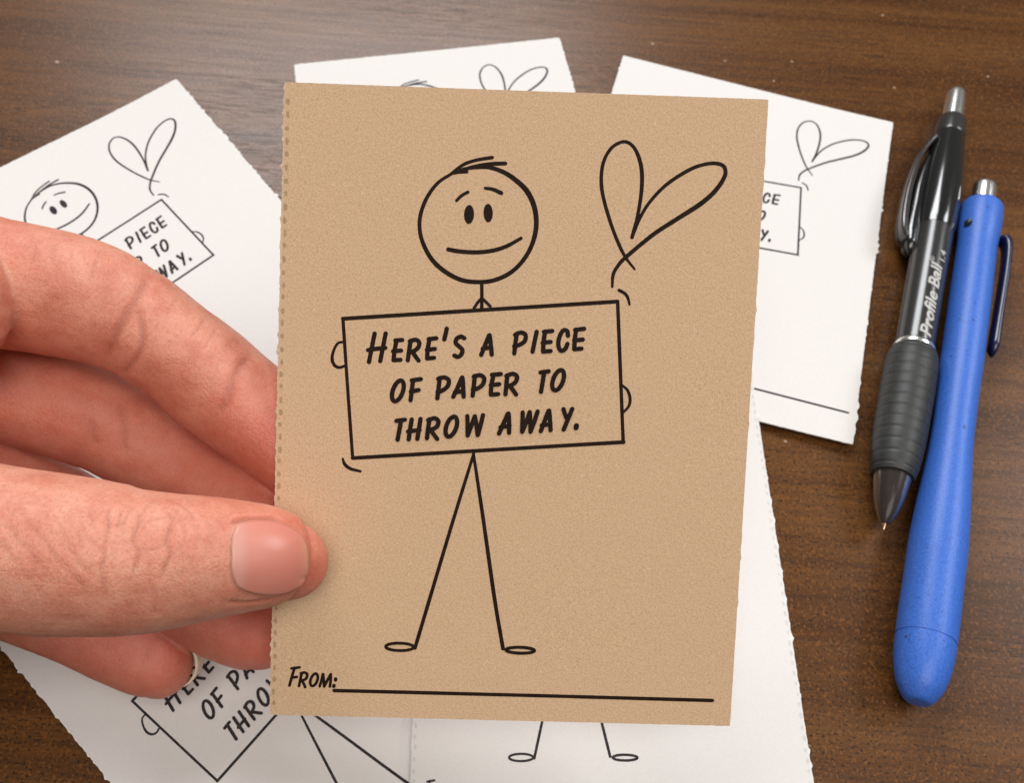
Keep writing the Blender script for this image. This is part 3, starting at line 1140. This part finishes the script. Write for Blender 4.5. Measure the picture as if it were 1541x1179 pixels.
# creases traced over the joints: (points, depth mm, half-width mm, tint)
CR = [
    (Q2([(705, 290), (650, 380), (585, 490), (530, 590), (495, 690)]), 0.34, 0.65, 1.0),
    (Q2([(640, 440), (665, 560), (650, 650), (600, 720), (565, 755)]), 0.28, 0.50, 1.0),
    (Q2([(560, 500), (540, 590), (560, 660)]), 0.10, 0.35, 0.5),
    (Q2([(1175, 660), (1125, 715), (1085, 795), (1060, 880), (1000, 960)]), 0.34, 0.7, 0.8),
    (Q2([(960, 480), (930, 540), (885, 585)]), 0.16, 0.3, 0.5),
    (Q2([(1010, 540), (975, 600), (940, 650)]), 0.10, 0.25, 0.3),
    (Q2([(830, 400), (800, 450), (770, 500)]), 0.08, 0.3, 0.2),
    (Q2([(470, 190), (440, 260), (420, 340)]), 0.12, 0.3, 0.4),
    (Q2([(260, 150), (245, 210), (270, 270)]), 0.10, 0.25, 0.4),
    (Q2([(170, 120), (160, 190), (150, 250)]), 0.10, 0.25, 0.4),
    (Q2([(340, 170), (330, 230), (350, 290)]), 0.08, 0.22, 0.3),
    (Q2([(420, 960), (430, 1040), (450, 1090)]), 0.25, 0.7, 0.5),
    (Q2([(560, 880), (580, 960), (575, 1060), (590, 1130)]), 0.25, 0.7, 0.5),
    # thumb knuckle
    (Q3([(475, 285), (455, 335), (462, 372), (448, 420), (440, 500), (428, 560), (437, 620), (445, 690)]), 0.26, 0.24, 0.8),
    (Q3([(575, 300), (588, 345), (570, 400), (560, 440), (584, 482), (572, 540), (558, 600)]), 0.28, 0.23, 0.9),
    (Q3([(560, 290), (540, 330), (520, 360), (470, 375)]), 0.16, 0.24, 0.6),
    (Q3([(690, 280), (724, 340), (716, 385), (700, 440), (716, 490), (694, 550), (678, 610)]), 0.28, 0.24, 0.9),
    (Q3([(690, 255), (750, 275), (800, 315), (838, 390), (845, 440)]), 0.11, 0.24, 0.4),
    (Q3([(730, 290), (765, 340), (780, 400), (772, 460)]), 0.09, 0.22, 0.3),
    (Q3([(650, 262), (615, 295), (598, 350), (610, 400)]), 0.17, 0.22, 0.5),
    (Q3([(590, 462), (625, 470), (665, 465), (705, 445)]), 0.14, 0.22, 0.5),
    (Q3([(600, 365), (650, 345), (700, 330)]), 0.10, 0.22, 0.4),
    (Q3([(455, 430), (500, 445), (570, 440)]), 0.08, 0.22, 0.3),
    (Q3([(520, 290), (505, 350), (525, 400), (515, 470)]), 0.10, 0.22, 0.4),
    (Q3([(400, 280), (380, 330), (395, 380), (430, 420)]), 0.13, 0.24, 0.4),
    (Q3([(440, 300), (400, 345), (360, 330)]), 0.09, 0.22, 0.4),
    (Q3([(330, 300), (345, 370), (370, 420), (400, 450), (440, 480)]), 0.12, 0.24, 0.4),
    (Q3([(300, 280), (290, 340), (330, 400), (350, 470)]), 0.10, 0.24, 0.4),
    (Q3([(230, 330), (265, 400), (300, 470), (345, 540), (400, 600)]), 0.13, 0.26, 0.4),
    (Q3([(180, 300), (210, 380), (250, 440)]), 0.08, 0.24, 0.3),
    (Q3([(140, 380), (200, 450), (260, 530), (320, 590), (360, 650)]), 0.11, 0.27, 0.35),
    (Q3([(70, 290), (130, 370), (190, 440), (240, 520)]), 0.09, 0.26, 0.3),
    (Q3([(10, 330), (70, 420), (140, 500), (210, 590)]), 0.09, 0.28, 0.3),
    (Q3([(0, 440), (60, 520), (120, 600), (190, 670)]), 0.08, 0.3, 0.2),
    (Q3([(640, 600), (656, 680), (648, 740)]), 0.08, 0.25, 0.3),
    (Q3([(880, 330), (885, 400), (870, 470)]), 0.05, 0.3, 0.1),
    # nail folds of the thumb; the tint paints shadow into the upper fold
    (Q3([(980, 360), (1005, 345), (1060, 338), (1130, 339), (1190, 350)]), 0.75, 0.34, 1.2),
    (Q3([(975, 362), (966, 410), (972, 460), (985, 500)]), 0.06, 0.30, 0.1),
    (Q3([(955, 690), (1010, 696), (1080, 694), (1150, 682)]), 0.34, 0.34, 0.8),
    (Q3([(0, 20), (60, 40), (120, 62)]), 0.0, 0.3, 0.0),
]
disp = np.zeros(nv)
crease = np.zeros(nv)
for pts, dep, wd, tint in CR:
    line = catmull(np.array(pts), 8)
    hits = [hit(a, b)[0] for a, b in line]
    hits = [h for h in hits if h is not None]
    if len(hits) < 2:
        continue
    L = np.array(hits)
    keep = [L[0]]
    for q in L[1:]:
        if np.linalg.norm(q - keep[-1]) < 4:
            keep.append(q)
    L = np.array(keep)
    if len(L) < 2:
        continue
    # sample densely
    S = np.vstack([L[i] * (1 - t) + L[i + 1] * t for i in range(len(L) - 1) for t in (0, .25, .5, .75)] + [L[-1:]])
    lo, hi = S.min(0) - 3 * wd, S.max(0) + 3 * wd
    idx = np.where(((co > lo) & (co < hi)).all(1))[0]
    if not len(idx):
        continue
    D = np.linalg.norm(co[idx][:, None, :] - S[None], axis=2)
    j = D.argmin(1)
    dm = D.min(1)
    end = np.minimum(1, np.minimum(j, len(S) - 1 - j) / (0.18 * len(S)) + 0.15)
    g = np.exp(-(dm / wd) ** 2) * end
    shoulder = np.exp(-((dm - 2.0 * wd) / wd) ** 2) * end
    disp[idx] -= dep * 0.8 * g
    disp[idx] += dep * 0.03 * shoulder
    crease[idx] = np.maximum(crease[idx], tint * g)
# broad unevenness of the flesh
vis = np.where(co[:, 0] > -120)[0]
ns = np.zeros(nv)
for i in vis.tolist():
    x, y, z = co[i]
    ns[i] = 0.22 * noise.noise(Vector((x * 0.13, y * 0.13, z * 0.13))) + 0.07 * noise.noise(Vector((x * 0.45, y * 0.45, z * 0.45)))
disp += ns
co2 = co + nr * disp[:, None]
# flush: redder finger ends, and shade reddening painted on lower finger sides
flush_shade = np.zeros(nv)


def add_flush_shade(px, py, d, r, s):
    global flush_shade
    c = at_depth(px, py, d)
    flush_shade = np.maximum(flush_shade, s * np.exp(-(np.linalg.norm(co - c, axis=1) / r) ** 2))


add_flush_shade(440, 670, 141, 14, 0.95)
add_flush_shade(330, 700, 148, 16, 0.75)
add_flush_shade(400, 800, 146, 13, 0.8)
add_flush_shade(380, 960, 148, 12, 0.9)
add_flush_shade(300, 920, 150, 12, 0.55)
add_flush_shade(240, 1000, 149, 12, 0.8)
add_flush_shade(150, 960, 151, 16, 0.75)
add_flush_shade(100, 520, 140, 14, 0.35)
add_flush_shade(280, 620, 141, 12, 0.5)
add_flush_shade(0, 590, 147, 16, 0.5)
add_flush_shade(190, 520, 140, 7, 0.35)
add_flush_shade(470, 845, 128, 8, 0.7)
add_flush_shade(400, 780, 124, 5, 0.4)
add_flush_shade(0, 340, 138, 9, 0.5)
add_flush_shade(100, 650, 148, 18, 0.65)
hm.vertices.foreach_set('co', (co2 * MM).ravel())
hm.polygons.foreach_set('use_smooth', [True] * len(hm.polygons))
for nm, arr in (('flush_shade', flush_shade), ('crease', crease)):
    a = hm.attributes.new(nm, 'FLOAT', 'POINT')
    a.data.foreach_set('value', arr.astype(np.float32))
if not hm.materials:
    hm.materials.append(M_SKIN)
hm.update()
base = at_depth(-300, 650, 145) * np.array([1, 1, 0])
hand = empty('hand', tuple(base * MM))
tag(hand, 'bare left hand from the left edge pinching the kraft card between thumb and fingers', 'hand')
ho = bpy.data.objects.new('skin', hm)
COL.objects.link(ho)
ho.parent = hand
ho.location = -hand.location
print('hand verts', nv)


# nails
def nail_on(name, fn, nu, nvv, mat, lift, parent, attr=True):
    """grid over a picture outline laid on the flesh, domed, with a real rim"""
    V, al = [], []
    for j in range(nvv + 1):
        for i in range(nu + 1):
            u, v = 2 * i / nu - 1, 2 * j / nvv - 1
            # square to rounded square
            e = 3.2
            m_ = max(abs(u), abs(v))
            l_ = (abs(u) ** e + abs(v) ** e) ** (1 / e)
            k = m_ / l_ if l_ > 1e-6 else 1
            uu, vv = u * k, v * k
            px, py = fn(uu, vv)
            p, n = hit(px, py)
            if p is None:
                p = V[-1] / MM if V else at_depth(px, py, 125)
                n = np.array([0, 0, 1.0])
            edge = min(1, (uu * uu + vv * vv) ** 0.5)
            rr = max(abs(uu), abs(vv))
            V.append(p)
            al.append((uu + 1) / 2)
    V = np.array(V)
    # smooth base so that the plate is even
    G = V.reshape(nvv + 1, nu + 1, 3)
    for _ in range(6):
        g = G.copy()
        G[1:-1, 1:-1] = (g[:-2, 1:-1] + g[2:, 1:-1] + g[1:-1, :-2] + g[1:-1, 2:]) / 4
    du = np.gradient(G, axis=1)
    dv = np.gradient(G, axis=0)
    N = np.cross(du, dv)
    N /= np.maximum(1e-9, np.linalg.norm(N, axis=2))[..., None]
    if (N[nvv // 2, nu // 2] @ (CAM - G[nvv // 2, nu // 2])) < 0:
        N = -N
    out = np.zeros_like(G)
    for j in range(nvv + 1):
        for i in range(nu + 1):
            u, v = 2 * i / nu - 1, 2 * j / nvv - 1
            rr = max(abs(u), abs(v))
            # base (left) tucked under the skin, free end (right) proud
            h = lift * (1 - rr ** 3) - 0.04 * (rr ** 8)
            if u > 0.5:
                h += 0.06 * (u - 0.5) * 2 * (1 - abs(v) ** 6)
            out[j, i] = G[j, i] + N[j, i] * h
    o0 = np.array(parent.location) / MM
    Vv = ((out.reshape(-1, 3)) - o0) * MM
    Fc = []
    for j in range(nvv):
        for i in range(nu):
            a = j * (nu + 1) + i
            Fc.append((a, a + 1, a + nu + 2, a + nu + 1))
    o = mesh_obj(name, Vv, Fc, mat, parent, smooth=True)
    md = o.modifiers.new('t', 'SOLIDIFY')
    md.thickness = 0.0003
    md.offset = -1
    a = o.data.attributes.new('along', 'FLOAT', 'POINT')
    a.data.foreach_set('value', np.array(al, np.float32))
    return o


nail_on('nail', lambda u, v: (405.5 + 57 * u - 2 * abs(v) * (u < 0), 840.5 + (54.5 - 12 * max(0, u) ** 1.5) * v + 4 * u), 30, 26, M_NAIL, 0.14, hand)


def tip_nail(px, py, d, r, a0, a1, length):
    """the far-side nail of a finger seen palm-side: a curved plate round the fingertip"""
    c = at_depth(px, py, d)
    ex, ey, ez = R[0], R[1], -R[2]            # right, up, away from the camera
    V, Fc = [], []
    nu, nw = 14, 8
    for j in range(nw + 1):
        for i in range(nu + 1):
            a = math.radians(a0 + (a1 - a0) * i / nu)
            t = i / nu
            s = math.sin(math.pi * t) ** 0.5
            rr = r - 0.9 + 0.95 * s - 0.25 * (j / nw) ** 2 * s
            V.append(c + rr * (math.cos(a) * ex + math.sin(a) * ey) + ez * (0.2 + length * j / nw))
    o0 = np.array(hand.location) / MM
    for j in range(nw):
        for i in range(nu):
            q = j * (nu + 1) + i
            Fc.append((q, q + 1, q + nu + 2, q + nu + 1))
    o = mesh_obj('nail', [(p - o0) * MM for p in V], Fc, M_NAIL_TIP, hand, smooth=True)
    md = o.modifiers.new('t', 'SOLIDIFY')
    md.thickness = 0.00035
    md.offset = 0


tip_nail(240, 1000, 149.8, 5.55, -48, 38, 4.0)
tip_nail(392, 954, 149.2, 5.9, -75, -15, 4.0)
